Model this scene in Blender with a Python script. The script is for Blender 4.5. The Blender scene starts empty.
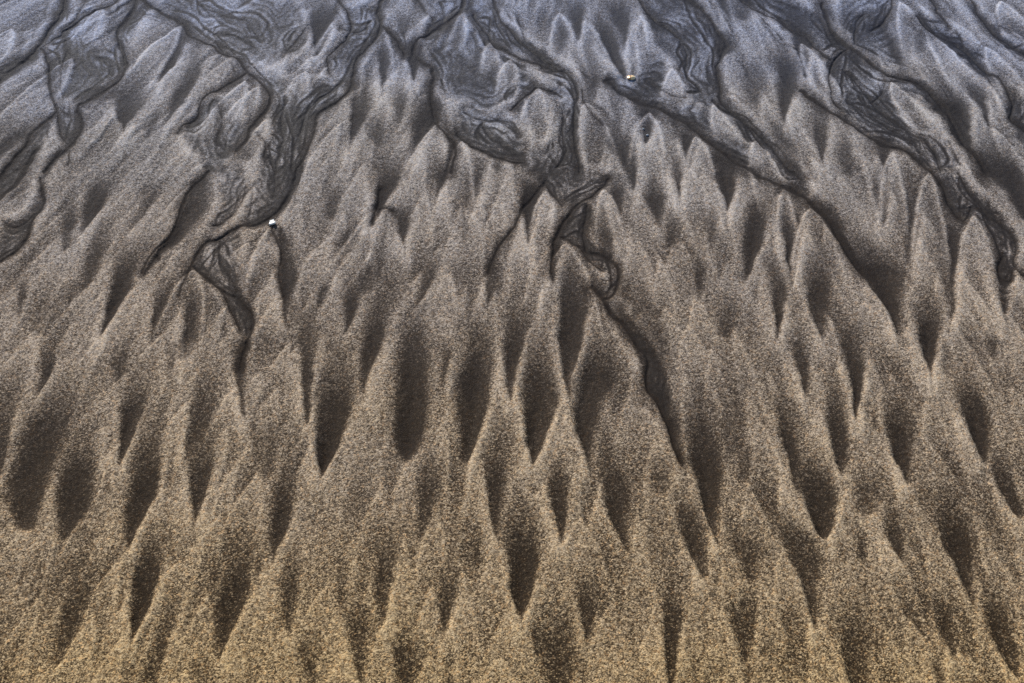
"""Backwash patterns in wet, dark beach sand, seen obliquely from about one metre up."""
import bpy, math
import numpy as np

rng = np.random.default_rng(7)
C = bpy.context.scene.collection

# ------------------------------------------------------------------ camera / ground mapping
H, PITCH, LENS = 1.0, math.radians(42.0), 50.0
W_, H_ = 1024, 683
F = LENS / 36.0 * W_
CP, SP = math.cos(PITCH), math.sin(PITCH)

def ground(u, v):
    """photo position -> point of the ground plane (metres)"""
    a, b = (u - W_ / 2) / F, (H_ / 2 - v) / F
    dy, dz = CP + b * SP, -SP + b * CP
    s = H / -dz
    return a * s, dy * s

def photo(X, Y):
    z = Y * CP + H * SP
    z = np.maximum(z, 0.15)
    return W_ / 2 + F * X / z, H_ / 2 - F * (Y * SP - H * CP) / z

# ------------------------------------------------------------------ numpy noise
def _hash(ix, iy, seed):
    h = (ix.astype(np.int64) * 374761393 + iy.astype(np.int64) * 668265263 + seed * 974711) & 0xFFFFFFFF
    h = ((h ^ (h >> 13)) * 1274126177) & 0xFFFFFFFF
    h = h ^ (h >> 16)
    return (h & 0xFFFFFF) / float(0xFFFFFF)

def noise(x, y, seed=0):
    ix, iy = np.floor(x), np.floor(y)
    fx, fy = x - ix, y - iy
    fx = fx * fx * fx * (fx * (fx * 6 - 15) + 10)
    fy = fy * fy * fy * (fy * (fy * 6 - 15) + 10)
    a, b = _hash(ix, iy, seed), _hash(ix + 1, iy, seed)
    c, d = _hash(ix, iy + 1, seed), _hash(ix + 1, iy + 1, seed)
    return ((a + (b - a) * fx) * (1 - fy) + (c + (d - c) * fx) * fy) * 2 - 1

def fbm(x, y, seed=0, o=3):
    s, a = 0, 1.0
    for k in range(o):
        s = s + a * noise(x * 2 ** k + 17.3 * k, y * 2 ** k - 9.1 * k, seed + k)
        a *= 0.5
    return s / 1.6

def sstep(a, b, x):
    t = np.clip((x - a) / (b - a + 1e-9), 0, 1)
    return t * t * (3 - 2 * t)

def lean(u, v):
    return (u - 560) / (max(240 + 1.5 * v, 130) if u < 560 else max(350 + 1.3 * v, 150))

# ------------------------------------------------------------------ hollows of dark sand, with shade painted into the tone: (depth, crisp side, rows of (y, left, right))
HOL = [
 (.8,'R',[(32,174,184),(50,168,182),(65,164,176),(77,160,165)]),
 (.6,'R',[(50,188,202),(75,184,200),(95,172,188),(117,166,170)]),
 (.65,'B',[(82,118,150),(100,114,146),(112,116,138),(125,124,128)]),
 (.4,'S',[(105,148,160),(120,148,158),(135,145,150)]),
 (.5,'S',[(120,10,26),(140,0,22),(155,-6,8)]),
 (.85,'B',[(3,312,337),(20,310,334),(35,312,328),(50,314,318)]),
 (.75,'B',[(40,378,394),(55,379,394),(70,381,390),(86,384,386)]),
 (.8,'B',[(45,401,412),(60,408,418),(77,411,414)]),
 (.7,'L',[(80,350,370),(100,350,370),(120,350,366),(140,351,354)]),
 (.6,'S',[(85,392,406),(100,392,406),(116,396,400)]),
 (.5,'S',[(115,364,388),(130,368,388),(142,376,386)]),
 (.8,'R',[(105,410,436),(125,412,434),(140,414,426),(152,415,418)]),
 (.5,'S',[(5,298,305),(20,299,303)]),
 (.4,'S',[(12,398,412),(30,398,410)]),
 (.5,'S',[(22,446,463),(40,447,460)]),
 (.6,'S',[(152,490,503),(170,494,500)]),
 (.7,'S',[(15,545,575),(30,550,575),(50,556,562)]),
 (.75,'R',[(0,560,590),(15,568,585),(37,575,580)]),
 (.85,'B',[(18,592,612),(40,598,618),(60,608,622),(73,618,624)]),
 (.9,'R',[(0,600,632),(15,610,630),(30,618,628),(45,622,626)]),
 (.6,'B',[(33,630,640),(50,629,636),(69,629,633)]),
 (.25,'S',[(50,638,655),(70,636,660),(92,638,655)]),
 (.55,'S',[(45,580,600),(70,580,598),(97,585,593)]),
 (.85,'B',[(103,637,656),(120,640,653),(141,643,648)]),
 (.8,'R',[(125,600,624),(140,605,632),(160,622,638),(186,631,635)]),
 (.9,'B',[(126,674,697),(145,684,695),(161,689,692)]),
 (.7,'B',[(118,738,748),(138,744,750)]),
 (.4,'S',[(60,745,765),(85,742,768),(100,750,762)]),
 (.75,'S',[(33,716,732),(52,718,728)]),
 (.5,'S',[(-4,725,750),(15,735,750)]),
 (.85,'B',[(20,788,800),(45,796,812),(60,800,808),(74,803,806)]),
 (.8,'R',[(45,772,798),(65,776,802),(90,780,796),(119,784,788)]),
 (.6,'B',[(105,808,826),(130,812,828),(159,821,826)]),
 (.5,'S',[(135,832,848),(155,836,850),(172,842,852)]),
 (.85,'B',[(144,877,892),(160,884,891),(173,887,890)]),
 (.5,'S',[(25,905,925),(50,918,923)]),
 (.7,'S',[(22,872,906),(50,890,908),(70,898,905)]),
 (.8,'B',[(80,960,988),(100,976,986),(119,984,988)]),
 (.9,'R',[(82,928,955),(105,942,968),(125,952,970),(143,964,972)]),
 (.85,'R',[(145,968,1004),(171,985,1026),(190,1005,1032),(216,1022,1034)]),
 (.6,'S',[(110,1008,1020),(137,1016,1030)]),
 (.6,'S',[(118,768,780),(145,775,795),(166,790,800)]),
 (.75,'R',[(178,92,110),(195,86,106),(210,82,100),(228,80,84)]),
 (.6,'S',[(200,60,75),(220,62,76),(246,62,68)]),
 (.5,'R',[(185,145,160),(200,142,156),(226,132,137)]),
 (.55,'S',[(225,95,115),(250,88,106),(270,84,98),(287,81,85)]),
 (.9,'B',[(250,120,146),(275,112,138),(300,107,124),(320,105,112),(333,102,105)]),
 (.6,'S',[(278,18,26),(300,17,23),(314,16,18)]),
 (.4,'S',[(280,76,84),(298,70,74)]),
 (.65,'L',[(278,158,176),(305,155,174),(336,152,157)]),
 (.75,'L',[(275,190,208),(310,186,208),(335,185,200),(359,184,188)]),
 (.35,'S',[(300,40,60),(332,30,48)]),
 (.75,'L',[(178,198,213),(210,184,206),(235,172,190),(255,157,166),(272,144,148)]),
 (.4,'S',[(185,325,340),(212,325,338)]),
 (.85,'B',[(160,378,408),(180,380,402),(195,378,392),(210,374,382),(223,371,374)]),
 (.75,'B',[(208,394,412),(225,396,408),(241,401,404)]),
 (.75,'R',[(163,436,452),(180,438,448),(191,438,441)]),
 (.65,'R',[(163,464,486),(185,466,482),(207,468,473)]),
 (.35,'S',[(212,458,470),(237,460,466)]),
 (.6,'R',[(228,338,360),(250,336,352),(273,333,337)]),
 (.6,'S',[(278,318,330),(304,317,322)]),
 (.6,'R',[(256,424,440),(280,420,434),(305,415,419)]),
 (.75,'R',[(280,346,366),(305,344,358),(329,345,348)]),
 (.5,'S',[(258,362,385),(290,355,374)]),
 (.65,'L',[(262,488,500),(285,486,496),(303,487,490)]),
 (.8,'R',[(300,370,392),(330,365,386),(350,362,382),(375,361,370),(391,363,366)]),
 (.4,'S',[(295,286,300),(320,288,300)]),
 (.85,'B',[(325,296,320),(355,303,316),(385,302,312),(418,304,308)]),
 (.85,'B',[(173,518,545),(200,521,540),(220,525,536),(241,528,531)]),
 (.75,'L',[(178,605,625),(195,611,624),(213,617,621)]),
 (.8,'S',[(180,645,664),(200,646,664),(220,655,660)]),
 (.8,'B',[(156,668,687),(175,675,684),(191,678,681)]),
 (.9,'B',[(156,702,742),(180,716,736),(195,723,734),(208,726,729)]),
 (.45,'S',[(212,662,680),(243,668,677)]),
 (.6,'L',[(210,702,720),(230,706,716),(246,709,712)]),
 (.75,'R',[(190,753,773),(225,745,767),(250,742,762),(274,744,750)]),
 (.7,'R',[(208,588,606),(235,595,615),(254,606,613)]),
 (.6,'S',[(253,688,705),(280,694,704),(298,697,700)]),
 (.5,'S',[(273,622,634),(303,620,632)]),
 (.85,'B',[(222,558,569),(250,552,562),(278,550,554)]),
 (.9,'B',[(255,560,588),(300,560,592),(342,559,581),(370,563,574),(396,569,571)]),
 (.85,'B',[(315,507,532),(342,504,525),(362,504,518),(385,506,514),(398,509,512)]),
 (.5,'S',[(295,622,655),(340,640,668),(370,655,668)]),
 (.4,'S',[(298,718,735),(333,720,732)]),
 (.9,'B',[(188,780,806),(220,780,803),(245,786,799),(270,790,796),(283,792,794)]),
 (.8,'B',[(265,766,788),(290,770,790),(310,773,784),(335,777,779)]),
 (.75,'L',[(255,803,832),(290,806,829),(315,812,826),(336,820,823)]),
 (.7,'B',[(172,868,890),(200,876,888),(223,881,885)]),
 (.75,'R',[(185,893,920),(220,902,920),(250,908,918),(266,911,914)]),
 (.9,'R',[(205,928,960),(240,940,961),(270,944,958),(295,948,956),(314,950,953)]),
 (.85,'L',[(235,838,875),(270,862,906),(290,873,903),(310,887,898),(329,895,897)]),
 (.85,'B',[(300,913,942),(342,920,939),(360,928,936),(373,932,934)]),
 (.65,'L',[(218,985,1005),(250,990,1004),(285,996,1008),(316,1003,1007)]),
 (.35,'S',[(240,850,868),(278,858,876)]),
 (.8,'R',[(345,42,60),(370,40,54),(393,36,40)]),
 (.65,'R',[(390,-6,24),(430,-6,12),(472,-6,4)]),
 (.85,'S',[(390,44,76),(440,20,64),(475,10,48),(500,8,42),(527,13,32)]),
 (.5,'S',[(345,112,130),(377,116,124)]),
 (.55,'S',[(342,170,182),(373,168,173)]),
 (.65,'R',[(326,185,197),(357,179,184)]),
 (.8,'B',[(378,122,152),(415,120,142),(440,119,132),(463,118,122)]),
 (.85,'S',[(440,66,96),(480,60,93),(510,58,90),(532,60,68)]),
 (.85,'R',[(425,138,162),(460,132,160),(495,128,155),(515,124,145),(532,126,137),(547,130,132)]),
 (.5,'S',[(468,106,114),(493,104,107)]),
 (.6,'L',[(370,200,215),(410,190,213),(440,188,206),(456,187,191)]),
 (.8,'B',[(435,190,216),(470,188,212),(495,190,208),(516,194,198)]),
 (.8,'L',[(335,232,248),(365,234,246),(390,238,244),(416,243,246)]),
 (.4,'S',[(400,248,258),(440,250,262),(472,256,264)]),
 (.9,'B',[(365,320,358),(400,314,353),(430,316,345),(455,318,336),(472,320,324)]),
 (.95,'S',[(322,405,428),(365,400,430),(400,396,430),(432,394,426),(456,402,414)]),
 (.9,'R',[(325,470,490),(370,460,492),(400,457,490),(430,460,482),(458,464,472)]),
 (.65,'R',[(340,440,453),(365,443,450),(381,444,447)]),
 (.5,'S',[(425,262,278),(450,262,278),(477,262,270)]),
 (.75,'R',[(470,276,297),(500,272,294),(530,269,285),(545,269,278),(558,271,274)]),
 (.65,'S',[(458,420,440),(490,420,440),(515,419,432),(536,420,424)]),
 (.8,'L',[(445,480,500),(480,486,504),(510,490,502),(536,497,500)]),
 (.9,'B',[(340,524,560),(395,522,561),(420,523,552),(440,526,542),(461,531,535)]),
 (.9,'L',[(335,582,612),(375,574,614),(405,572,601),(435,578,594),(455,584,590),(466,587,588)]),
 (.9,'L',[(410,682,716),(450,690,720),(480,695,722),(510,703,718),(538,714,718)]),
 (.8,'L',[(450,594,620),(480,600,626),(505,605,628),(530,616,628),(547,626,630)]),
 (.8,'B',[(460,545,566),(490,548,568),(515,553,566),(539,559,562)]),
 (.45,'S',[(450,650,672),(492,652,672)]),
 (.45,'S',[(438,735,752),(478,738,750)]),
 (.4,'S',[(385,720,745),(448,722,745)]),
 (.8,'L',[(335,788,801),(365,798,809),(391,804,809)]),
 (.9,'B',[(328,838,862),(365,847,865),(390,852,862),(417,856,859)]),
 (.85,'L',[(390,828,850),(425,830,850),(450,834,848),(471,839,844)]),
 (.7,'L',[(395,772,790),(430,780,797),(457,788,801),(490,797,806)]),
 (.85,'B',[(460,795,832),(500,806,838),(520,812,836),(532,818,832)]),
 (.85,'L',[(395,884,912),(430,888,914),(455,893,912),(479,905,910)]),
 (.85,'L',[(380,955,980),(415,962,988),(440,972,989),(457,979,986)]),
 (.7,'L',[(450,984,1000),(480,996,1012),(512,1014,1026)]),
 (.65,'S',[(332,984,998),(356,990,996)]),
 (.5,'S',[(475,850,880),(510,856,880)]),
 (.9,'B',[(535,144,166),(575,136,160),(605,132,152),(625,131,142),(638,131,134)]),
 (.6,'R',[(575,72,98),(605,66,90),(630,61,80),(662,52,62)]),
 (.5,'S',[(498,190,200),(526,190,195)]),
 (.65,'S',[(558,206,220),(580,208,216),(598,211,214)]),
 (.85,'R',[(550,224,252),(590,218,250),(615,216,240),(635,217,230),(653,220,223)]),
 (.5,'R',[(585,170,186),(620,160,178),(650,150,166),(686,140,156)]),
 (.65,'R',[(553,256,264),(581,255,259)]),
 (.7,'S',[(555,282,300),(590,282,298),(615,285,294),(629,288,291)]),
 (.8,'R',[(540,375,396),(575,374,394),(600,375,388),(623,379,382)]),
 (.75,'L',[(605,345,374),(630,346,370),(650,353,364),(679,360,364)]),
 (.7,'R',[(565,440,460),(595,440,456),(615,441,452),(634,443,446)]),
 (.7,'S',[(635,395,416),(665,396,415),(690,402,414)]),
 (.45,'S',[(550,334,344),(612,336,344)]),
 (.4,'S',[(640,298,318),(682,308,316)]),
 (.4,'S',[(533,470,480),(567,472,478)]),
 (.4,'S',[(638,445,455),(684,447,452)]),
 (.9,'B',[(515,506,536),(560,508,538),(590,510,532),(605,517,529),(619,522,524)]),
 (.75,'L',[(580,575,598),(610,580,596),(625,583,591),(637,585,588)]),
 (.8,'L',[(495,674,706),(530,680,708),(555,690,706),(572,699,703)]),
 (.8,'B',[(585,665,684),(615,664,682),(645,664,678),(686,668,673)]),
 (.65,'S',[(615,536,575),(650,538,575),(690,552,568)]),
 (.65,'S',[(525,722,758),(555,735,760),(578,743,755)]),
 (.6,'L',[(600,725,755),(630,732,752),(656,744,750)]),
 (.6,'L',[(618,530,540),(652,535,540)]),
 (.5,'S',[(538,622,632),(566,627,632)]),
 (.75,'L',[(512,770,786),(540,782,822),(560,792,821),(585,801,816),(605,808,818),(623,813,818)]),
 (.55,'S',[(533,858,868),(556,858,866)]),
 (.4,'S',[(543,838,846),(561,842,846)]),
 (.7,'L',[(508,882,900),(535,890,906),(557,899,904)]),
 (.85,'L',[(505,935,965),(540,944,974),(570,958,973),(597,970,974)]),
 (.75,'L',[(600,930,955),(630,942,955),(654,952,957)]),
 (.75,'L',[(585,980,1000),(620,988,1010),(650,1000,1020),(673,1015,1021)]),
 (.7,'L',[(615,838,875),(650,842,875),(690,853,872)]),
 (.65,'L',[(628,870,880),(657,877,880)]),
 (.5,'L',[(650,930,940),(690,938,944)]),
 (.4,'S',[(638,782,795),(672,790,798)]),
 (.75,'L',[(226,271,276),(240,277,289),(253,284,297),(271,278,296),(296,281,290),(319,283,286)]),
 (.8,'L',[(335,636,664),(362,647,669),(384,649,668),(407,657,680),(425,667,683),(461,681,684)]),
 (.75,'L',[(205,816,830),(221,828,842),(240,836,848),(262,852,860)]),
 (.5,'S',[(268,232,252),(300,236,254),(325,240,252)]),
]

# ------------------------------------------------------------------ channels: beds (outlines) and threads (incised lines)
BED = [
 (1,.9,[(45,46),(62,34),(84,8),(100,18),(88,45),(112,48),(122,34),(128,60),(118,76),(95,93),(60,104),(50,88)]),
 (1,.7,[(146,0),(126,18),(117,36),(126,52),(134,36),(140,18),(150,4)]),
 (1,.9,[(60,0),(50,25),(38,43),(8,62),(-10,70),(-10,95),(12,72),(42,54),(60,28),(72,0)]),
 (1,.8,[(56,103),(76,108),(80,130),(66,150),(57,130)]),
 (1,.75,[(40,125),(22,150),(-8,185),(-8,202),(16,180),(38,150),(50,125)]),
 (1,.9,[(54,150),(44,172),(44,195),(32,218),(30,238),(12,256),(-8,264),(-8,240),(8,225),(24,218),(42,190),(50,165),(68,150)]),
 (2,.9,[(184,124),(199,116),(208,99),(222,104),(240,110),(246,130),(235,152),(224,172),(206,172),(199,155),(190,147)]),
 (2,.75,[(150,-6),(180,18),(190,32),(237,55),(250,68),(290,60),(306,28),(292,-6)]),
 (2,.85,[(345,8),(380,2),(381,25),(375,40),(358,55),(355,75),(349,92),(336,82),(330,70),(327,55),(340,45),(352,28)]),
 (2,.95,[(250,62),(275,74),(290,84),(318,84),(345,80),(352,84),(340,100),(318,112),(315,130),(308,150),(303,178),(288,203),(276,214),(272,222),(252,225),(240,220),(256,196),(262,171),(264,150),(274,135),(274,120),(278,100),(266,84)]),
 (2,.9,[(214,165),(242,165),(252,185),(243,205),(232,220),(212,233),(203,240),(222,215),(222,190)]),
 (2,.9,[(203,240),(222,235),(241,227),(243,245),(240,265),(237,290),(253,311),(253,326),(243,336),(232,315),(222,290),(207,278),(195,263)]),
 (3,.9,[(430,45),(450,28),(466,18),(482,34),(500,46),(516,58),(540,80),(526,96),(505,98),(490,112),(470,108),(450,100),(440,85),(433,70)]),
 (3,1.,[(457,112),(464,104),(493,111),(514,124),(526,140),(526,164),(491,156),(466,143),(457,130)]),
 (3,.85,[(466,0),(462,12),(490,44),(524,58),(560,88),(575,104),(578,84),(562,66),(530,44),(500,24),(486,0)]),
 (3,.8,[(545,82),(575,84),(580,110),(574,150),(584,172),(604,172),(608,186),(590,198),(570,208),(556,196),(545,178),(516,170),(524,140),(542,150),(560,132),(556,105)]),
 (3,.95,[(566,218),(580,205),(590,206),(588,240),(606,252),(620,266),(620,285),(608,299),(598,290),(611,276),(600,265),(585,251),(570,241),(558,238)]),
 (3,.9,[(608,299),(622,306),(636,326),(650,345),(662,368),(669,392),(668,414),(654,394),(644,366),(632,343),(614,318)]),
 (3,.75,[(426,0),(436,12),(424,36),(432,44),(450,22),(464,0)]),
 (4,.9,[(602,79),(616,75),(630,66),(650,58),(664,60),(668,98),(690,105),(714,110),(724,118),(760,158),(748,168),(715,143),(690,121),(660,107),(630,98)]),
 (4,.85,[(640,-6),(690,-6),(714,25),(724,45),(718,70),(721,95),(712,110),(690,105),(680,75),(668,60),(658,45)]),
 (4,.85,[(714,96),(735,102),(770,135),(812,190),(806,198),(768,166),(745,142),(725,122)]),
 (5,.8,[(730,-6),(768,14),(800,32),(835,54),(852,46),(830,30),(806,8),(790,-6)]),
 (5,.95,[(830,60),(850,47),(880,72),(892,84),(907,94),(926,114),(946,140),(966,172),(930,172),(905,151),(880,144),(845,119),(832,101),(828,75)]),
 (5,.9,[(878,72),(898,76),(925,82),(942,102),(956,122),(967,142),(960,144),(940,118),(915,96),(890,86)]),
 (5,.8,[(838,-6),(846,30),(860,50),(884,64),(902,70),(894,40),(880,20),(894,-6)]),
 (5,.9,[(928,168),(958,168),(976,194),(990,206),(1011,225),(1019,245),(1014,265),(1011,285),(1005,316),(999,300),(997,270),(1003,255),(990,236),(975,226),(965,213),(958,222),(950,205)]),
 (6,.85,[(915,10),(945,24),(970,44),(1000,70),(1016,92),(1034,104),(1034,136),(1010,121),(1004,96),(985,77),(950,47),(925,32)]),
 (6,.75,[(960,-6),(976,14),(1000,30),(1034,50),(1034,66),(1005,48),(980,26)]),
]
THR = [
 (1,4.5,.9,[(68,-2),(56,20),(42,40),(25,57),(8,70),(-6,84)]),
 (1,3,.9,[(41,46),(50,60),(49,75),(51,92),(54,104),(54,112),(38,124),(26,136),(26,142),(14,160),(-2,178)]),
 (1,3.5,.9,[(140,-2),(128,16),(117,27),(116,36),(124,48),(126,62),(124,72),(115,82),(100,91),(82,101),(74,107),(80,120),(80,132),(68,148),(54,158),(44,170)]),
 (1,2,.8,[(119,-2),(110,5),(92,14),(82,18),(72,28),(62,35),(43,45)]),
 (1,1.8,.6,[(88,-2),(80,12),(70,25),(62,33)]),
 (1,2,.6,[(66,40),(68,52),(62,66)]),
 (1,1.8,.6,[(55,106),(58,125),(62,140),(70,146),(67,165)]),
 (1,1.8,.5,[(112,75),(112,60),(98,55)]),
 (1,5,.9,[(34,150),(24,171),(12,186),(-2,202)]),
 (1,2.5,.8,[(41,176),(44,196),(30,221),(30,236),(15,251),(-6,263)]),
 (1,1.5,.6,[(4,222),(14,228),(24,222),(34,210)]),
 (2,3.5,.95,[(143,-2),(160,11),(180,21),(188,35),(205,45),(237,57),(245,70),(258,80),(271,92),(273,101),(266,112),(256,119),(250,126),(247,140),(238,152)]),
 (2,2,.85,[(247,73),(225,85),(207,95),(200,100),(200,112),(197,120),(185,122),(180,131)]),
 (2,2,.6,[(220,106),(224,124),(216,140),(226,150)]),
 (2,2.2,.75,[(338,-2),(348,12),(353,24),(352,28),(343,40),(328,50),(326,60),(331,76)]),
 (2,3,.9,[(381,-2),(378,10),(381,24),(376,37),(366,52),(357,55),(355,72),(350,90),(336,102),(318,112),(316,130),(310,147),(306,160),(294,176),(293,190),(281,203),(271,213),(256,223)]),
 (3,2,.85,[(382,26),(393,35),(401,45),(404,55)]),
 (2,2,.6,[(284,92),(285,103),(282,120),(284,140),(281,156),(276,175)]),
 (2,2,.65,[(338,85),(321,97),(306,110),(303,125),(296,142),(293,171)]),
 (2,1.8,.6,[(256,132),(266,140),(263,160),(271,156),(276,172),(272,195)]),
 (2,1.6,.5,[(308,25),(296,40),(288,52)]),
 (2,1.8,.5,[(195,2),(220,16),(246,18),(262,40)]),
 (2,1.6,.45,[(210,34),(232,30),(256,46)]),
 (2,1.8,.5,[(340,26),(366,30),(372,18)]),
 (3,3.8,.95,[(463,-2),(461,10),(448,22),(431,32),(417,40),(413,50),(418,58),(431,69),(433,80),(432,92),(431,108),(435,122),(443,130),(454,140),(456,152),(450,172)]),
 (3,5,.8,[(432,80),(431,100),(434,118)]),
 (3,3,.85,[(473,16),(481,30),(493,45),(510,54),(527,62),(544,68),(556,72)]),
 (3,2,.6,[(416,-2),(428,14),(432,20)]),
 (3,2.4,.85,[(458,131),(468,145),(481,150),(496,157),(514,161),(524,162)]),
 (3,2,.75,[(481,120),(488,136),(506,148),(520,156)]),
 (3,1.8,.6,[(466,112),(480,118),(500,118),(516,134)]),
 (3,3.2,.85,[(490,2),(512,38),(527,48),(542,60),(555,70),(570,78),(576,90),(576,102),(572,112),(573,130),(574,150),(580,172)]),
 (3,2,.7,[(535,86),(550,89),(560,97)]),
 (3,2.2,.75,[(534,86),(522,100),(510,111)]),
 (3,2,.8,[(580,90),(582,100),(594,114),(603,123)]),
 (3,1.8,.6,[(562,112),(560,130),(566,150),(556,166)]),
 (3,3,.85,[(546,180),(534,196),(522,208),(512,226),(501,243),(493,256),(488,271)]),
 (3,2,.7,[(546,178),(552,190),(562,206)]),
 (3,3.2,.9,[(609,179),(594,195),(577,203),(567,216),(559,233),(553,253),(551,274)]),
 (3,3,.9,[(586,206),(586,228),(584,243),(589,251),(604,253),(615,261),(619,271),(617,283),(612,296),(605,298)]),
 (3,3.8,.95,[(592,286),(604,300),(615,313),(628,324),(635,342),(650,358),(646,384),(659,404),(667,424),(674,442),(682,460)]),
 (3,1.8,.7,[(562,238),(574,243),(584,249),(590,261),(602,268)]),
 (4,4.2,.95,[(604,80),(620,92),(634,101),(657,107),(674,115),(687,122),(702,135),(717,147),(732,160),(750,170),(768,177),(785,186),(803,196),(815,208),(828,221),(837,238),(850,256),(863,273)]),
 (4,3.4,.85,[(684,-2),(702,8),(712,20),(720,35),(728,45),(722,55),(717,70),(720,85),(719,96)]),
 (4,2.4,.8,[(637,-2),(652,17),(665,27),(684,37)]),
 (4,2.6,.8,[(717,96),(732,109),(750,124),(768,142),(786,166),(800,180)]),
 (4,2,.7,[(712,100),(730,110),(745,118),(752,130),(764,148)]),
 (4,2.2,.7,[(740,-2),(752,10),(768,17),(788,25),(805,37),(818,50),(831,60)]),
 (4,1.8,.5,[(682,40),(690,56),(684,74),(700,92)]),
 (4,1.8,.5,[(648,80),(660,90),(684,98)]),
 (5,4.5,.95,[(820,4),(835,37),(850,47),(865,60),(880,72),(898,78),(921,84),(938,100),(953,121),(965,142),(975,157),(986,172)]),
 (5,2,.85,[(850,48),(835,57),(829,72),(828,85),(830,100),(841,109)]),
 (5,3,.9,[(800,92),(823,107),(843,120),(863,135),(880,145),(903,150),(918,160),(930,172),(940,183),(948,196),(955,211),(963,222)]),
 (5,1.8,.6,[(843,70),(863,92),(878,107),(893,122),(913,135),(930,142),(940,155),(940,172)]),
 (5,1.8,.6,[(884,82),(881,95),(874,101)]),
 (5,1.8,.55,[(846,100),(866,112),(886,128),(906,138),(922,154)]),
 (5,1.8,.6,[(865,14),(858,22),(855,44)]),
 (5,2.5,.7,[(893,-2),(888,15),(874,30)]),
 (5,2,.65,[(958,174),(970,192),(985,215),(1004,225),(1015,236),(1017,248),(1013,262),(1018,271),(1030,275)]),
 (5,2,.75,[(1003,256),(998,266),(1000,278),(1010,281),(1013,270)]),
 (5,1.8,.7,[(972,206),(969,217),(962,224)]),
 (5,1.6,.5,[(964,208),(978,206),(992,222)]),
 (6,2.6,.8,[(930,-2),(938,10),(950,25)]),
 (6,2.8,.85,[(915,17),(930,30),(948,37),(968,52),(985,67),(1000,77),(1010,92),(1015,107),(1010,120),(1030,134)]),
 (6,2.4,.75,[(972,0),(980,20),(993,32),(1008,45),(1032,60)]),
 (6,2,.6,[(1000,25),(1030,40)]),
 (7,2.6,.9,[(208,170),(197,186),(185,198),(180,218),(170,238),(155,251),(147,263),(142,273)]),
 (7,1.6,.6,[(163,243),(158,252),(160,262)]),
 (2,3,.9,[(258,222),(240,228),(222,236),(205,240),(195,256),(188,275),(179,296)]),
 (2,3.2,.95,[(195,264),(207,278),(222,288),(240,298),(252,311),(253,323),(245,340),(240,370)]),
 (2,2,.7,[(222,238),(220,256),(227,271),(235,283),(237,292)]),
 (2,2,.75,[(222,288),(230,311),(240,328)]),
 (2,1.8,.6,[(256,183),(245,196),(242,208),(232,218),(214,224)]),
 (0,2,.85,[(271,226),(278,241),(284,254),(278,271),(281,297)]),
 (0,2,.85,[(382,188),(377,206),(371,222)]),
 (0,1.8,.8,[(380,208),(390,209),(395,212)]),
 (0,1.6,.6,[(436,122),(448,130),(462,136)]),
]

# ------------------------------------------------------------------ the sand sheet: dense where the pattern is, coarser out to the horizon
D0 = 0.00135
def axis(a, b, far_a, far_b):
    core = np.arange(a, b, D0)
    def grow(start, end, sgn):
        out, s, p = [], D0, start
        while (p - end) * sgn < 0:
            s *= 1.09; p += sgn * s; out.append(p)
        return np.array(out)
    return np.concatenate([grow(a, far_a, -1)[::-1], core, grow(core[-1], far_b, 1)])
xs = axis(-0.98, 0.98, -250., 250.)
ys = axis(0.58, 2.06, -250., 250.)
NX, NY = len(xs), len(ys)
X, Y = np.meshgrid(xs, ys)                       # [row = y, col = x]
U, V = photo(X, Y)
Vrow = V[:, 0].copy()
near = (np.abs(X) < 4) & (Y > 0.1) & (Y < 4)
fade = sstep(3.2, 1.6, np.abs(X)) * sstep(3.6, 2.4, Y) * sstep(0.2, 0.45, Y)

# slightly wandering edges
wu = 2.2 * noise(X / .035, Y / .05, 11) + 1.0 * noise(X / .012, Y / .016, 12) + .35 * noise(X / .0045, Y / .006, 13)
wv = 2.2 * noise(X / .035, Y / .05, 21) + 1.3 * noise(X / .012, Y / .016, 22)
UW = U + wu
VW = V + wv

halo = np.zeros_like(U); dark = np.zeros_like(U); rim = np.zeros_like(U); low = np.zeros_like(U)  # halo and rim put soft shade and lit crest edges into the colour

def window(u0, u1, v0, v1):
    r = np.nonzero((Vrow > v0) & (Vrow < v1))[0]
    if len(r) == 0: return None
    r0, r1 = r[0], r[-1] + 1
    m = (U[r0:r1] > u0) & (U[r0:r1] < u1)
    c = np.nonzero(m.any(0))[0]
    if len(c) == 0: return None
    return slice(r0, r1), slice(c[0], c[-1] + 1)

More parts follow.
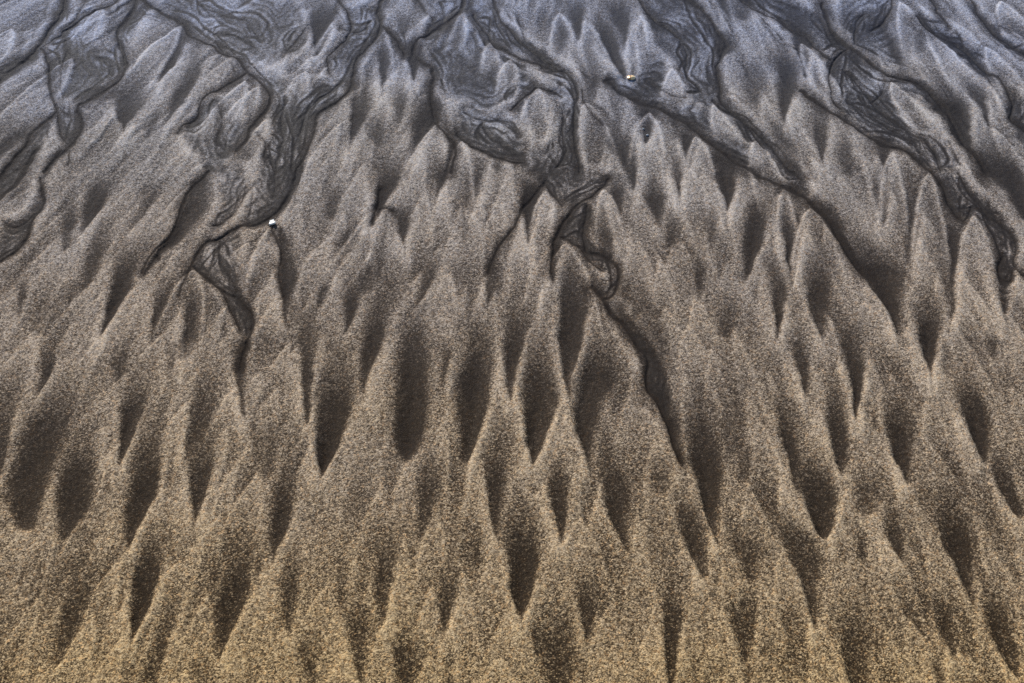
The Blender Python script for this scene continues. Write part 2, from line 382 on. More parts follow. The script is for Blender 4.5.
def hollow(d, mode, rows):
    rows = np.array(rows, float)
    y0, y1 = rows[0, 0], rows[-1, 0]
    L = y1 - y0
    ya = y0 - .34 * L
    tipw = rows[-1, 2] - rows[-1, 1]
    dx = (rows[-1, 1] + rows[-1, 2] - rows[-2, 1] - rows[-2, 2]) / 2 / max(rows[-1, 0] - rows[-2, 0], 4)
    mx = (rows[-1, 1] + rows[-1, 2]) / 2 + dx * 9
    rows = np.vstack([rows, [y1 + 9, mx - .1, mx + .1]]); y1 += 9; L = y1 - y0
    yy = np.linspace(ya, y1 + 4, 260)
    # continue the outline upward so the hollow fades in rather than starts
    ext = rows[0] - (rows[1] - rows[0]) * .34 * L / max(rows[1, 0] - rows[0, 0], 1)
    mid, hw = (ext[1] + ext[2]) / 2, (rows[0, 2] - rows[0, 1]) / 2
    rows = np.vstack([[ya, mid - hw, mid + hw], rows])
    xl, xr = np.interp(yy, rows[:, 0], rows[:, 1]), np.interp(yy, rows[:, 0], rows[:, 2])
    k = np.hanning(19)[1:-1]; k = k / k.sum()
    sm = lambda q: np.convolve(np.pad(q, 8, 'edge'), k, 'valid')
    xl, xr = sm(xl), sm(xr)
    wmax = (rows[:, 2] - rows[:, 1]).max()
    w = window(xl.min() - 40, xr.max() + 40, ya - 14, y1 + 30)
    if w is None: return
    u, v = UW[w], VW[w]
    l, r = np.interp(v, yy, xl), np.interp(v, yy, xr)
    t = np.clip((v - ya) / (y1 - ya), 0, 1)
    g = sstep(0, .58, t) * (.7 + .3 * t) * sstep(y1 + 2, y1 - 8, v)
    soft = wmax * .36
    cr = 1.6 + (1 - t) ** 1.3 * soft
    sl = cr if mode in 'LB' else np.maximum(cr, soft * .75 * (1.15 - .6 * t) + 1)
    sr = cr if mode in 'RB' else np.maximum(cr, soft * .75 * (1.15 - .6 * t) + 1)
    a, b = u - l, r - u
    m = sstep(-sl, sl, a) * sstep(-sr, sr, b) * g
    np.maximum(dark[w], m * d, out=dark[w])
    scale = min(wmax / 30., 1.3) * d
    ms = sstep(-1.6 * sl, 2.2 * sl + 2, a) * sstep(-1.6 * sr, 2.2 * sr + 2, b) * g
    np.maximum(low[w], ms * scale, out=low[w])
    hs = wmax * .55 + 5
    mh = sstep(-hs, hs * .9, a) * sstep(-hs, hs * .9, b) * sstep(-.15, .6, t) * sstep(y1 + 4, y1 - 14, v)
    np.maximum(halo[w], mh * d, out=halo[w])
    gr = sstep(.2, .8, t) * sstep(y1 + 26, y1 - 4, v)
    ra = (.65 * np.exp(-((a + 4) / 5.) ** 2) + .5 * np.exp(-((a + 5) / 15.) ** 2)) * (a < 1) * (1. if mode in 'LB' else .25)
    rb = (.65 * np.exp(-((b + 4) / 5.) ** 2) + .5 * np.exp(-((b + 5) / 15.) ** 2)) * (b < 1) * (1. if mode in 'RB' else .25)
    np.maximum(rim[w], np.maximum(ra, rb) * gr * d, out=rim[w])

for h_ in HOL: hollow(*h_)

# the same pattern goes on around the photographed patch
CU, CV = 560., -430.
for vv in np.arange(-170, 960, 62):
    off = rng.uniform(0, 60)
    for uu in np.arange(-620, 1660, 62):
        u, v = uu + off + rng.uniform(-16, 16), vv + rng.uniform(-24, 24)
        L, wd = rng.uniform(60, 120), rng.uniform(14, 32)
        if -30 < u < 1054 and -95 < v < 690 - 0: continue
        sx = lean(u, v)
        mid = [(v + L * q, u + sx * L * q, wd * f) for q, f in ((0, .8), (.45, 1.), (.8, .55), (1, .08))]
        hollow(rng.uniform(.4, .9), rng.choice(list('BBLRS')), [(a, c - f / 2, c + f / 2) for a, c, f in mid])

# overlapping pointed lobes: shading painted on each, pale along its edge and darker down its back, until the next lobe covers it
ldark = np.full(U.shape, .25); lrim = np.zeros_like(U)
def lobe(u0, v0, L, hw, s, amp):
    w = window(u0 - hw * 1.3 - abs(s) * L * 1.1 - 4, u0 + hw * 1.3 + abs(s) * L * 1.1 + 4, v0 - 4, v0 + 1.25 * L)
    if w is None: return
    u, v = U[w] + wu[w], V[w] + wv[w]
    dv = v - v0
    q = np.clip(dv / L, 0, 1.3)
    du = np.abs(u - u0 - s * dv * (1 - .12 * q))
    e = hw * (1 - np.exp(-2.6 * q)) ** .85 - du
    al = sstep(-1.5, 2.5 + 8 * q, e) * (1 - sstep(.55, 1.1, q)) * (dv > 0)
    dk = sstep(.18, .8, q) * sstep(1, hw * .5, e) * amp + .1
    np.copyto(ldark[w], ldark[w] * (1 - al) + dk * al)
    rr = (np.exp(-((e - 2.5) / 3.5) ** 2) * .7 + .4 * np.exp(-((e - 5) / 9.) ** 2)) * (1 - sstep(.3, .75, q)) * amp
    np.copyto(lrim[w], lrim[w] * (1 - al) + rr * al)
lo = []
vv = -260.
while vv < 960:
    sc_ = .62 + .5 * max(vv, -100) / 683
    step = 48 * sc_
    for uu in np.arange(-640 + rng.uniform(0, 30), 1680, step):
        lo.append((vv + rng.uniform(-24, 24) * sc_, uu + rng.uniform(-12, 12) * sc_, sc_))
    vv += 38 * sc_
for v, u, sc_ in sorted(lo):
    if v < -260: continue
    lobe(u, v, rng.uniform(105, 195) * sc_, rng.uniform(17, 40) * sc_, lean(u, v) + rng.uniform(-.06, .06), rng.uniform(.35, 1.))

# channels
def chaikin(p, closed, n=2):
    p = np.array(p, float)
    for _ in range(n):
        q = np.roll(p, -1, 0) if closed else p[1:]
        b = p if closed else p[:-1]
        s = np.empty((2 * len(b), 2)); s[0::2] = .75 * b + .25 * q; s[1::2] = .25 * b + .75 * q
        p = s if closed else np.vstack([p[:1], s, p[-1:]])
    return p

bed = np.zeros_like(U); thr = np.zeros_like(U); tdist = np.full(U.shape, 60.); sysid = np.zeros(U.shape, np.int8); chan = np.zeros_like(U)
side = np.zeros_like(U); levee = np.zeros_like(U)

def seg_dist(u, v, p):
    best = np.full(u.shape, 1e9)
    for (x0, y0), (x1, y1) in zip(p[:-1], p[1:]):
        dx, dy = x1 - x0, y1 - y0
        t = np.clip(((u - x0) * dx + (v - y0) * dy) / (dx * dx + dy * dy + 1e-9), 0, 1)
        np.minimum(best, (u - x0 - t * dx) ** 2 + (v - y0 - t * dy) ** 2, out=best)
    return np.sqrt(best)

def claim(w, m, s):
    up = m > chan[w]
    chan[w][up] = m[up]
    if s: sysid[w][up] = s

for s, wgt, poly in BED:
    p = chaikin(poly, True, 2)
    w = window(p[:, 0].min() - 14, p[:, 0].max() + 14, p[:, 1].min() - 12, p[:, 1].max() + 12)
    u, v = UW[w], VW[w]
    ins = np.zeros(u.shape, bool)
    q = np.roll(p, -1, 0)
    for (x0, y0), (x1, y1) in zip(p, q):
        c = ((y0 > v) != (y1 > v))
        ins ^= c & (u < (x1 - x0) * (v - y0) / (y1 - y0 + 1e-12) + x0)
    dd = seg_dist(u, v, np.vstack([p, p[:1]]))
    sd = np.where(ins, dd, -dd)
    m = sstep(-2.5, 3.5, sd)
    mb = sstep(-6, 9, sd + 3 * noise(X[w] / .02, Y[w] / .03, 33) + 2 * noise(X[w] / .007, Y[w] / .01, 34))
    np.maximum(bed[w], mb * wgt, out=bed[w])
    np.maximum(rim[w], np.exp(-((sd + 5) / 5.) ** 2) * (sd < 0) * .6, out=rim[w])
    claim(w, m, s)

ext = []
for s, wd, dk, pts in THR:
    pts = list(pts)
    if pts[0][1] <= 3 and s:                                  # runs on above the photographed patch
        x, y = pts[0]; sl = (pts[0][0] - pts[1][0]) / max(pts[1][1] - pts[0][1], 4)
        sl = float(np.clip(sl, -1.5, 1.5))
        for k in range(9):
            y -= 16; x += 16 * (sl * .6 + rng.uniform(-.9, .9)); pts.insert(0, (x, y))
    p = chaikin(pts, False, 2)
    w = window(p[:, 0].min() - 50, p[:, 0].max() + 50, p[:, 1].min() - 40, p[:, 1].max() + 40)
    u, v = UW[w], VW[w]
    dd = seg_dist(u, v, p)
    ww = wd * (.8 + .45 * noise(X[w] / .03, Y[w] / .03, 31))
    # taper where the line dies out in the sand
    tip = p[-1]
    m = np.maximum(np.exp(-(dd / (ww * .72)) ** 2), .5 * np.exp(-(dd / (ww * 1.9 + 1.5)) ** 2)) * dk
    np.maximum(thr[w], m, out=thr[w])
    np.minimum(tdist[w], dd, out=tdist[w])
    claim(w, sstep(1.25, .7, dd / wd) * .9, s)

# finer side threads that leave a main line, wander through the silt and rejoin it
for s, wd, dk, pts in THR:
    if s == 0: continue
    p = chaikin(list(pts), False, 2)
    sl = np.hypot(*np.diff(p, axis=0).T); arc = np.concatenate([[0], np.cumsum(sl)])
    if arc[-1] < 28: continue
    for k in range(7 if wd > 2.9 else 4):
        n = max(int(arc[-1] / 3), 6)
        a = np.linspace(0, arc[-1], n)
        x, y = np.interp(a, arc, p[:, 0]), np.interp(a, arc, p[:, 1])
        kk = np.hanning(min(13, 2 * (n // 4) + 1) + 2)[1:-1]; kk /= kk.sum(); h2 = len(kk) // 2
        x, y = (np.convolve(np.pad(g_, h2, 'edge'), kk, 'valid') for g_ in (x, y))
        tx, ty = np.gradient(x), np.gradient(y); tl = np.hypot(tx, ty) + 1e-6
        lam = rng.uniform(50, 130); amp = rng.uniform(4, 17) * rng.choice([-1, 1])
        off = amp * np.sin(math.pi * a / lam + rng.uniform(0, 6)) + .9 * np.sin(a / rng.uniform(5, 9) + rng.uniform(0, 6)) + rng.uniform(-5, 5)
        off *= np.minimum(1, np.minimum(a, arc[-1] - a) / 12 + .15)
        q = np.stack([x - ty / tl * off, y + tx / tl * off * .75], -1)
        w = window(q[:, 0].min() - 8, q[:, 0].max() + 8, q[:, 1].min() - 8, q[:, 1].max() + 8)
        if w is None: continue
        dd = seg_dist(U[w] + .6 * wu[w], V[w] + .6 * wv[w], q)
        ww = rng.uniform(.75, 1.5); d_ = rng.uniform(.3, .85)
        lim = np.maximum(.42 * sstep(190, 60, V[w]) + .06, sstep(.1, .5, bed[w]))
        m = np.exp(-(dd / ww) ** 2) * d_ * lim * np.clip(.75 + .6 * noise(X[w] / .02, Y[w] / .02, 90 + k), .15, 1)
        np.maximum(side[w], m, out=side[w])
        np.maximum(levee[w], np.exp(-((dd - 2.6) / 1.3) ** 2) * lim * d_, out=levee[w])
side *= fade; levee *= fade * (1 - np.clip(thr * 1.3, 0, 1)) * (1 - side)
bed *= fade; thr *= fade; dark *= fade; halo *= fade; rim *= fade; low *= fade
# pale tongues of sand in the channels, bright rims painted like lit edges: apex, length, half width, lean
ISLE = [(672,68,52,19,0), (713,104,46,17,.45), (586,102,62,24,.3), (538,86,58,20,-.1), (511,60,44,18,-.1), (697,136,60,20,.1), (648,112,72,25,0),
        (547,190,62,19,-.1), (785,186,70,16,.05), (811,209,130,38,.12), (893,151,120,22,0), (929,172,150,26,.02), (974,216,120,30,.05), (566,245,130,42,.05),
        (72,58,85,30,-.85), (104,8,46,17,-.7), (181,24,95,24,-.75), (306,72,34,18,-.5), (258,88,44,20,-.6), (333,22,48,14,-.4), (384,29,95,25,-.12),
        (464,11,50,15,-.25), (245,82,70,24,-.6), (490,42,42,16,.1), (268,118,44,15,-.5), (12,30,60,30,-1.), (640,14,60,14,.05), (634,30,60,12,0),
        (560,12,60,20,.1), (585,20,70,20,.3), (890,82,80,22,.75), (900,2,80,24,.4), (802,42,80,20,.5), (985,46,70,20,.7), (925,28,90,22,.75), (1000,2,50,22,.6),
        (442,122,70,26,-.35), (462,140,90,22,-.05), (376,208,90,24,-.45), (604,190,80,22,.15), (272,224,100,24,-.15), (195,268,110,32,-.25), (755,140,90,26,.35)]
for u0, v0, L, hw, sl in ISLE:
    w = window(u0 - hw - abs(sl) * L - 6, u0 + hw + abs(sl) * L + 6, v0 - 4, v0 + L * 1.1)
    u, v = U[w] + .6 * wu[w], V[w] + .6 * wv[w]
    dv = v - v0; q = np.clip(dv / L, 0, 1.2)
    e = hw * np.maximum(1 - np.exp(-2.6 * q), 0) ** .72 - np.abs(u - u0 - sl * dv)
    ins = sstep(-1.2, 2.5 + 6 * q, e) * (dv > 0) * (1 - sstep(.45, 1., q))
    bed[w] *= 1 - .65 * ins; thr[w] *= 1 - .25 * ins * sstep(3, 9, e); side[w] *= 1 - .6 * ins
    rr = (.75 * np.exp(-((e - 3) / 4.) ** 2) + .35 * np.exp(-((e - 5) / 11.) ** 2)) * ins
    np.maximum(rim[w], rr, out=rim[w])
    dark[w] *= 1 - .7 * np.clip(rr, 0, 1)
    out_ = np.exp(-((e + 4) / 4.5) ** 2) * (e < 1) * (dv > -3) * (1 - sstep(.4, .9, q))
    np.maximum(halo[w], .55 * out_, out=halo[w])
# marbled streaks of silt that follow the lines
sw = 2.4 * noise(U / 30., V / 22., 41) + 1.1 * noise(U / 12., V / 9., 42)
td = tdist + 3.5 * sw
streak = noise(td / 2.7, 1.2 * noise(U / 34, V / 26, 43) + V / 90., 44) + .55 * noise(td / 1.4 + 40, V / 60., 45)
streak = np.clip(streak * .8, -1, 1)
ph = tdist / 7.5 + .9 * noise(U / 34, V / 26, 81) + .3 * noise(U / 12, V / 10, 82)
mod = np.clip(.75 + .9 * noise(U / 24, V / 17, 84), 0, 1)
braid = np.exp(-(np.sin(math.pi * ph) / .36) ** 2) * mod
lines = .7 * np.maximum(np.exp(-(noise(U / 19. + .8 * sw, V / 14. - .7 * sw, 46) / .12) ** 2), .8 * np.exp(-(noise(U / 11. + .5 * sw, V / 13. - .6 * sw, 49) / .13) ** 2))
lines = .55 * np.maximum(.6 * lines, braid)
streak = np.clip(.35 * streak - .3 * np.cos(2 * math.pi * (ph + .1)) * mod + .9 * levee + .3 * noise(U / 40, V / 25, 85), -1, 1)
# soft mottling drawn out along the flow
Q = (U - 560) / np.where(U < 560, np.maximum(240 + 1.5 * V, 40) ** .667 * 2.07, np.maximum(350 + 1.3 * V, 40) ** .77)
mott = .55 * noise(Q * 4.5 + .6 * noise(V / 70, Q * 2, 50), V / 85., 51) + .38 * noise(Q * 9, V / 60., 52) + .13 * noise(Q * 18, V / 44., 53) + .05 * noise(Q * 36, V / 40., 57)
mott2 = noise(X / .16, Y / .13, 54) * .6 + noise(X / .05, Y / .05, 55) * .4
ldark, lrim = ldark * fade, lrim * fade
keep = (1 - .65 * sstep(.08, .45, halo)) * (1 - .8 * np.clip(bed, 0, 1)) * (1 - .6 * np.clip(thr, 0, 1))
ldark *= keep; lrim *= keep
mott, mott2 = mott * fade, mott2 * fade

LB = .92
# the surface itself (metres)
patch = np.clip(.85 + .5 * noise(U / 26., V / 17., 47) + .35 * noise(U / 9., V / 7., 48), 0.15, 1)
inb = np.clip(bed, 0, 1)
Z = -.0058 * low * (1 - .75 * inb) + .0016 * rim * (1 - inb) - .0018 * inb - .0026 * thr
Z += (.0005 * lrim - .0022 * ldark) * (1 - inb)
Z += .0005 * mott * (1 - inb) + .0014 * mott2
Z += inb * (.0002 * streak - .0002 * lines) - .0006 * side + .0002 * levee
Z += .00025 * noise(X / .004, Y / .004, 61) * (X * X < 4) * fade
Z += .012 * fbm(X / 2.5, Y / 2.5, 70) * sstep(1.5, 4., np.hypot(X, Y - 1.3))

# ------------------------------------------------------------------ split the sheet: sand, and each channel cut into it
sid = np.where((chan > .5) & near & (sysid > 0), sysid, 0)
fc = sid[:-1, :-1]
both = (sid[1:, :-1] == fc) & (sid[:-1, 1:] == fc) & (sid[1:, 1:] == fc)
face_sys = np.where(both, fc, 0).ravel()
idx = np.arange(NX * NY, dtype=np.int64).reshape(NY, NX)
quads = np.stack([idx[:-1, :-1], idx[:-1, 1:], idx[1:, 1:], idx[1:, :-1]], -1).reshape(-1, 4)
co = np.stack([X, Y, Z], -1).reshape(-1, 3)
damp = np.clip(sstep(330, -60, V) * .85 + .5 * inb + .25 * dark, 0, 1)
warm = np.clip((V + 50 * mott2) / 683., 0, 1)
ATT = dict(hollow=np.clip(dark, 0, 1), halo=halo * (1 - .6 * inb) + LB * (ldark - .2),  rim=np.clip(rim + .62 * lrim, 0, 1.3), bed=inb, thread=np.clip(np.maximum(thr, side) + inb * .5 * lines, 0, 1), streak=streak * inb, silt=inb * patch, mottle=mott * .7 + mott2 * .5, damp=damp, warm=warm)
ATT = {k: np.ascontiguousarray(np.broadcast_to(a, U.shape), dtype=np.float32).ravel() for k, a in ATT.items()}

def sheet(name, faces, mat):
    used, inv = np.unique(faces.ravel(), return_inverse=True)
    me = bpy.data.meshes.new(name)
    n, f = len(used), len(faces)
    me.vertices.add(n); me.loops.add(4 * f); me.polygons.add(f)
    me.vertices.foreach_set('co', co[used].astype(np.float32).ravel())
    me.loops.foreach_set('vertex_index', inv.astype(np.int32).ravel())
    me.polygons.foreach_set('loop_start', np.arange(0, 4 * f, 4, dtype=np.int32))
    me.update(calc_edges=True)
    me.polygons.foreach_set('use_smooth', np.ones(f, bool))
    for k, a in ATT.items():
        me.attributes.new(k, 'FLOAT', 'POINT').data.foreach_set('value', a[used])
    me.materials.append(mat); me.update()
    o = bpy.data.objects.new(name, me); C.objects.link(o)
    o['kind'] = 'structure'
    return o

# ------------------------------------------------------------------ materials
class NT:
    def __init__(s, name):
        s.m = bpy.data.materials.new(name); s.m.use_nodes = True
        s.t = s.m.node_tree; s.b = s.t.nodes['Principled BSDF']
    def n(s, kind, **kw):
        o = s.t.nodes.new(kind)
        for k, v in kw.items(): setattr(o, k, v)
        return o
    def put(s, sock, v):
        if hasattr(v, 'is_linked'): s.t.links.new(v, sock)
        else: sock.default_value = v
    def math(s, op, a, b=0., clamp=False):
        o = s.n('ShaderNodeMath', operation=op, use_clamp=clamp)
        s.put(o.inputs[0], a); s.put(o.inputs[1], b); return o.outputs[0]
    def mix(s, f, a, b, kind='MIX'):
        o = s.n('ShaderNodeMix', data_type='RGBA', blend_type=kind)
        s.put(o.inputs['Factor'], f); s.put(o.inputs[6], a); s.put(o.inputs[7], b); return o.outputs[2]
    def attr(s, k): return s.n('ShaderNodeAttribute', attribute_name=k).outputs['Fac']
    def ramp(s, f, stops):
        o = s.n('ShaderNodeValToRGB'); e = o.color_ramp.elements
        for i, (p, c) in enumerate(stops):
            q = e[i] if i < 2 else e.new(p)
            q.position = p; q.color = (*c, 1)
        s.put(o.inputs[0], f); return o.outputs[0]

def sand_material():
    s = NT('wet_dark_sand'); n = s
    P = n.n('ShaderNodeTexCoord').outputs['Object']
    hol, rm, bd, th, st, mo, dp, wm, ha, si = (n.attr(k) for k in ('hollow', 'rim', 'bed', 'thread', 'streak', 'mottle', 'damp', 'warm', 'halo', 'silt'))
    def vor(scale):
        v = n.n('ShaderNodeTexVoronoi', feature='F1'); v.inputs['Scale'].default_value = scale
        n.put(v.inputs['Vector'], P)
        c = n.n('ShaderNodeSeparateColor'); n.put(c.inputs[0], v.outputs['Color'])
        return v, c
    v1, c1 = vor(930.); v2, c2 = vor(520.)
    # how dark the mix of grains is here: heavy black grains settle in the hollows; halo and rim paint in shade and lit crests
    k = n.math('ADD', n.math('MULTIPLY', hol, GR['hol']), .52)
    for a_, w_ in ((ha, GR['halo']), (mo, -.36), (rm, -1.0), (si, GR['bed']), (th, GR['thr']), (st, -1.1)):
        k = n.math('ADD', k, n.math('MULTIPLY', a_, w_))
    ex = n.math('POWER', 2., k)
    pn = n.n('ShaderNodeTexNoise'); pn.inputs['Scale'].default_value = 16.; pn.inputs['Detail'].default_value = 3; n.put(pn.inputs['Vector'], P)
    coarse = n.math('ADD', n.math('MULTIPLY', pn.outputs[0], 1.6), -.4, True)          # patches of finer and coarser sand
    r = n.math('ADD', n.math('MULTIPLY', c1.outputs[0], n.math('SUBTRACT', .82, n.math('MULTIPLY', coarse, .42))), n.math('MULTIPLY', c2.outputs[0], n.math('ADD', .18, n.math('MULTIPLY', coarse, .42))))
    # in the silt the grains are finer, so the mix evens out
    r = n.math('ADD', n.math('MULTIPLY', n.math('SUBTRACT', r, .5), n.math('SUBTRACT', n.math('ADD', .52, n.math('MULTIPLY', wm, .33)), n.math('MAXIMUM', n.math('MULTIPLY', si, .25), n.math('MAXIMUM', n.math('MULTIPLY', hol, n.math('SUBTRACT', .6, n.math('MULTIPLY', wm, .5))), n.math('MULTIPLY', th, .6))))), .5)
    g = n.math('POWER', n.math('MAXIMUM', r, .001), ex)
    col = n.ramp(g, GR['ramp'])
    # sky sheen painted in as blue-grey up the beach; browner sand down it
    tint = n.ramp(wm, GR['tint'])
    col = n.mix(1., col, tint, 'MULTIPLY')
    wet = n.math('MULTIPLY', n.math('MAXIMUM', bd, n.math('MULTIPLY', hol, .9)), dp)
    col = n.mix(wet, col, n.mix(1., col, GR['wet'], 'MULTIPLY'))  # sky reflection and bluish shade painted into wet beds and hollows
    # odd grains: rust, ochre, white
    hue = n.ramp(c2.outputs[1], [(0., (.92, .97, 1.04)), (.5, (1, 1, 1)), (.8, (1.0, 1.0, .94)), (1., (1.12, .96, .8))])
    col = n.mix(.8, col, hue, 'MULTIPLY')
    n.put(n.b.inputs['Base Color'], col)
    ro = n.math('SUBTRACT', GR['rough'], n.math('MULTIPLY', dp, GR['droughd']))
    ro = n.math('ADD', ro, n.math('MULTIPLY', n.math('SUBTRACT', c1.outputs[2], .5), .25))
    n.put(n.b.inputs['Roughness'], ro)
    n.put(n.b.inputs['Specular IOR Level'], n.math('ADD', GR['spec0'], n.math('MULTIPLY', dp, GR['spec1'])))
    n.b.inputs['IOR'].default_value = 1.4
    # grain relief
    hgt = n.math('ADD', n.math('MULTIPLY', v1.outputs['Distance'], -1.), n.math('MULTIPLY', c1.outputs[1], .6))
    bump = n.n('ShaderNodeBump')
    bump.inputs['Distance'].default_value = .0011
    n.put(bump.inputs['Strength'], n.math('SUBTRACT', GR['bump'], n.math('MULTIPLY', bd, GR['bump'] * .6)))
    n.put(bump.inputs['Height'], hgt)
    n.put(n.b.inputs['Normal'], bump.outputs[0])
    return s.m

GR = dict(hol=1.5, halo=.95, bed=1.0, thr=2.9, wet=(.87, .94, 1.06, 1), rough=.8, droughd=.12, spec0=.05, spec1=.08, bump=.4, con=.82,
          tint=[(0., (.99, 1.12, 1.5)), (.2, (1.0, .98, 1.01)), (.42, (1.05, .92, .80)), (.65, (1.09, .89, .66)), (1., (1.13, .84, .47))],
          ramp=[(0., (.03, .026, .025)), (.2, (.08, .071, .066)), (.45, (.28, .255, .235)), (.7, (.58, .545, .505)), (1., (.9, .87, .82))])
SAND = sand_material()

ground_o = sheet('sand_ground', quads[face_sys == 0], SAND)
ground_o['label'] = 'rippled dark beach sand with pale crests and black hollows covering the whole ground'
LAB = {1: 'leftmost braided silt channel, looping down to the left edge of the sand',
       2: 'widest braided silt channel in the left half, running down to the white shell chip',
       3: 'winding silt channel down the middle of the sand, longest of all the channels',
       4: 'silt channel holding the orange pebble, curving down to the right',
       5: 'broad streaked silt channel right of centre with a sharp black edge',
       6: 'silt channel cutting across the far top right corner of the sand',
       7: 'short narrow black rill without a bed, between two wider channels on the left'}
for k, lab in LAB.items():
    q = quads[face_sys == k]
    if len(q):
        o = sheet('silt_channel', q, SAND); o['label'] = lab; o['category'] = 'channel'; o['group'] = 'drainage channels in the sand'

# ------------------------------------------------------------------ small things lying on the sand
def plain(name, stops, scale, rough=.5):
    s = NT(name)
    t = s.n('ShaderNodeTexNoise'); t.inputs['Scale'].default_value = scale; t.inputs['Detail'].default_value = 4
    s.put(t.inputs['Vector'], s.n('ShaderNodeTexCoord').outputs['Object'])
    s.put(s.b.inputs['Base Color'], s.ramp(t.outputs[0], stops)); s.b.inputs['Roughness'].default_value = rough
    return s.m

def surf_z(x, y):
    i, j = np.searchsorted(ys, y), np.searchsorted(xs, x)
    return float(Z[max(i - 3, 0):i + 3, max(j - 3, 0):j + 3].mean())

def lump(name, mat, size, at_uv, seed, rot=(0, 0, 0), flat=.0):
    """a worn pebble: an icosphere pushed in and out by a few broad facets"""
    import bmesh
    bm = bmesh.new(); bmesh.ops.create_icosphere(bm, subdivisions=4, radius=1.)
    g = np.random.default_rng(seed); dirs = g.normal(size=(11, 3)); dirs /= np.linalg.norm(dirs, axis=1)[:, None]; cut = g.uniform(.66, .95, 11)
    for v in bm.verts:
        p = np.array(v.co)
        for d, c in zip(dirs, cut):
            e = p @ d
            if e > c: p = p - d * (e - c) * .85
        v.co = p * np.array(size)
    for f in bm.faces: f.smooth = True
    me = bpy.data.meshes.new(name); bm.to_mesh(me); bm.free(); me.materials.append(mat)
    o = bpy.data.objects.new(name, me); C.objects.link(o)
    x, y = ground(*at_uv)
    o.location = (x, y, surf_z(x, y) + size[2] * .45); o.rotation_euler = rot
    return o

def shell_chip(at_uv):
    """a broken, slightly dished piece of white shell"""
    import bmesh
    bm = bmesh.new()
    out = [(-.0046, -.0030), (-.0012, -.0046), (.0024, -.0052), (.0040, -.0034), (.0034, .0010), (.0046, .0040), (.0020, .0058), (-.0006, .0046), (-.0026, .0012)]
    rings = []
    for s_, zt in ((1., 0.), (.86, .0005), (.6, .0008), (.3, .0009)):
        rings.append([bm.verts.new((x * s_, y * s_ * 1.15, zt + .0006 * math.sin(9 * math.atan2(y, x)) * s_)) for x, y in out])
    top = bm.verts.new((0, 0, .0009))
    base = [bm.verts.new((x * .97, y * .97 * 1.15, -.0012)) for x, y in out]
    n = len(out)
    for a, b in zip(rings[:-1], rings[1:]):
        for i in range(n): bm.faces.new((a[i], a[(i + 1) % n], b[(i + 1) % n], b[i]))
    for i in range(n):
        bm.faces.new((rings[-1][i], rings[-1][(i + 1) % n], top)); bm.faces.new((base[i], base[(i + 1) % n], rings[0][(i + 1) % n], rings[0][i]))
    bm.faces.new(base[::-1])
    bmesh.ops.recalc_face_normals(bm, faces=bm.faces[:])
    me = bpy.data.meshes.new('shell_chip'); bm.to_mesh(me); bm.free()
    me.materials.append(plain('white_shell', [(.3, (.74, .76, .76)), (.7, (.9, .91, .9))], 300., .35))
    o = bpy.data.objects.new('shell_chip', me); C.objects.link(o)
    x, y = ground(*at_uv); o.location = (x, y, surf_z(x, y) + .0020); o.rotation_euler = (math.radians(-14), math.radians(-6), .5)
    o['label'] = 'white broken shell chip lying where the wide left silt channel bends'; o['category'] = 'shell'
    return o

shell_chip((271.8, 223.6))

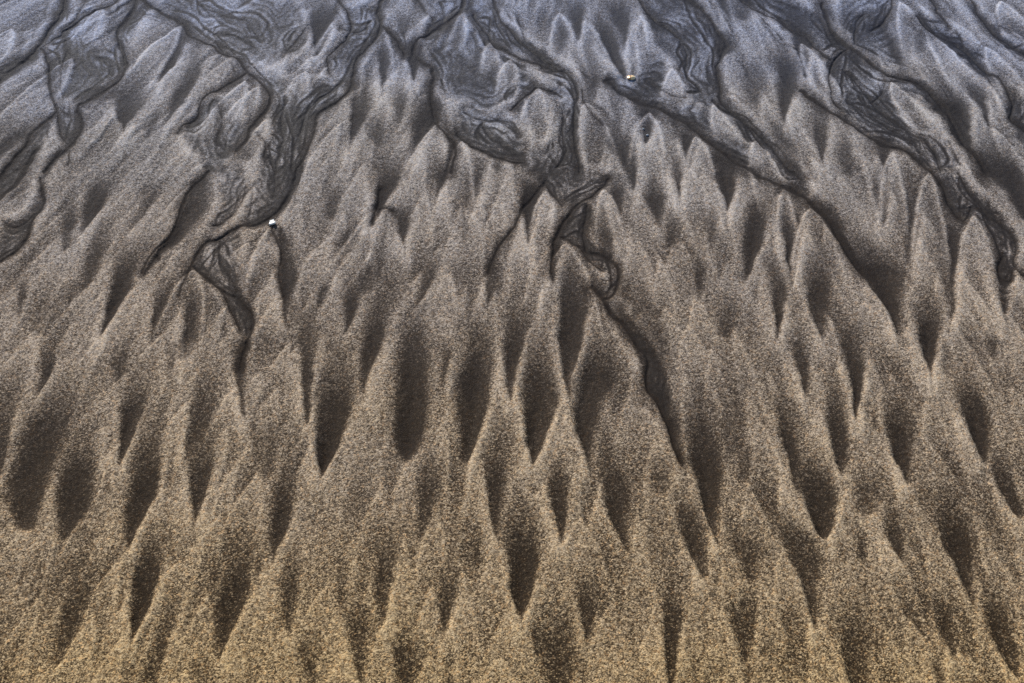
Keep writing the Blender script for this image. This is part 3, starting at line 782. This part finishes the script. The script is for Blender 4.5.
def banded():
    s = NT('orange_pebble')
    P = s.n('ShaderNodeSeparateXYZ'); s.put(P.inputs[0], s.n('ShaderNodeTexCoord').outputs['Object'])
    w = s.math('MULTIPLY', P.outputs[0], 110.); w = s.math('ADD', w, .5)
    c = s.ramp(w, [(0., (.9, .50, .20)), (.30, (.92, .55, .25)), (.38, (.20, .08, .03)), (.44, (.45, .2, .07)), (.52, (.95, .66, .34)), (1., (.95, .78, .5))])
    s.put(s.b.inputs['Base Color'], c); s.b.inputs['Roughness'].default_value = .3
    return s.m
o = lump('pebble', banded(), (.0062, .0052, .0024), (631, 77.5), 3, (-.12, 0, -.15))
o['label'] = 'orange and cream pebble with a dark band, lying in grey silt near the top'; o['category'] = 'pebble'
qz = plain('pale_quartz', [(.3, (.42, .44, .48)), (.7, (.66, .68, .7))], 400., .52)
for uv, sz, seed, lab in (((647.3, 134.6), (.0022, .0015, .0013), 5, 'lower of two tiny pale pebbles in a dark hollow left of a pointed crest'),
                          ((643.3, 128.4), (.0015, .0012, .001), 6, 'smaller, upper one of two tiny pale pebbles in a dark hollow')):
    o = lump('pebble', qz, sz, uv, seed, (0, 0, .6)); o['label'] = lab; o['category'] = 'pebble'

# ------------------------------------------------------------------ light, sky, camera
SUN_EL, SUN_AZ = math.radians(33), math.radians(-24)       # ahead of the camera, to the left
world = bpy.data.worlds.new('World'); bpy.context.scene.world = world; world.use_nodes = True
nt = world.node_tree; bg = nt.nodes['Background']
sky = nt.nodes.new('ShaderNodeTexSky'); sky.sky_type = 'NISHITA'; sky.sun_disc = False
sky.sun_elevation = SUN_EL; sky.sun_rotation = SUN_AZ
nt.links.new(sky.outputs[0], bg.inputs[0]); bg.inputs[1].default_value = .1
L = bpy.data.lights.new('sun', 'SUN'); L.energy = 3.6; L.angle = math.radians(.5); L.color = (1., .95, .87)
so = bpy.data.objects.new('sun', L); C.objects.link(so)
from mathutils import Vector
d = Vector((math.sin(SUN_AZ) * math.cos(SUN_EL), math.cos(SUN_AZ) * math.cos(SUN_EL), math.sin(SUN_EL)))
so.rotation_euler = d.to_track_quat('Z', 'Y').to_euler(); so.location = d * 5

cam = bpy.data.cameras.new('camera'); cam.lens = LENS; cam.sensor_width = 36; cam.clip_end = 1000; cam.clip_start = .02
co_ = bpy.data.objects.new('camera', cam); C.objects.link(co_)
co_.location = (0, 0, H); co_.rotation_euler = (math.pi / 2 - PITCH, 0, 0)
sc = bpy.context.scene; sc.camera = co_
sc.view_settings.view_transform = 'Standard'; sc.view_settings.look = 'None'; sc.view_settings.exposure = 0
sc.cycles.use_denoising = False
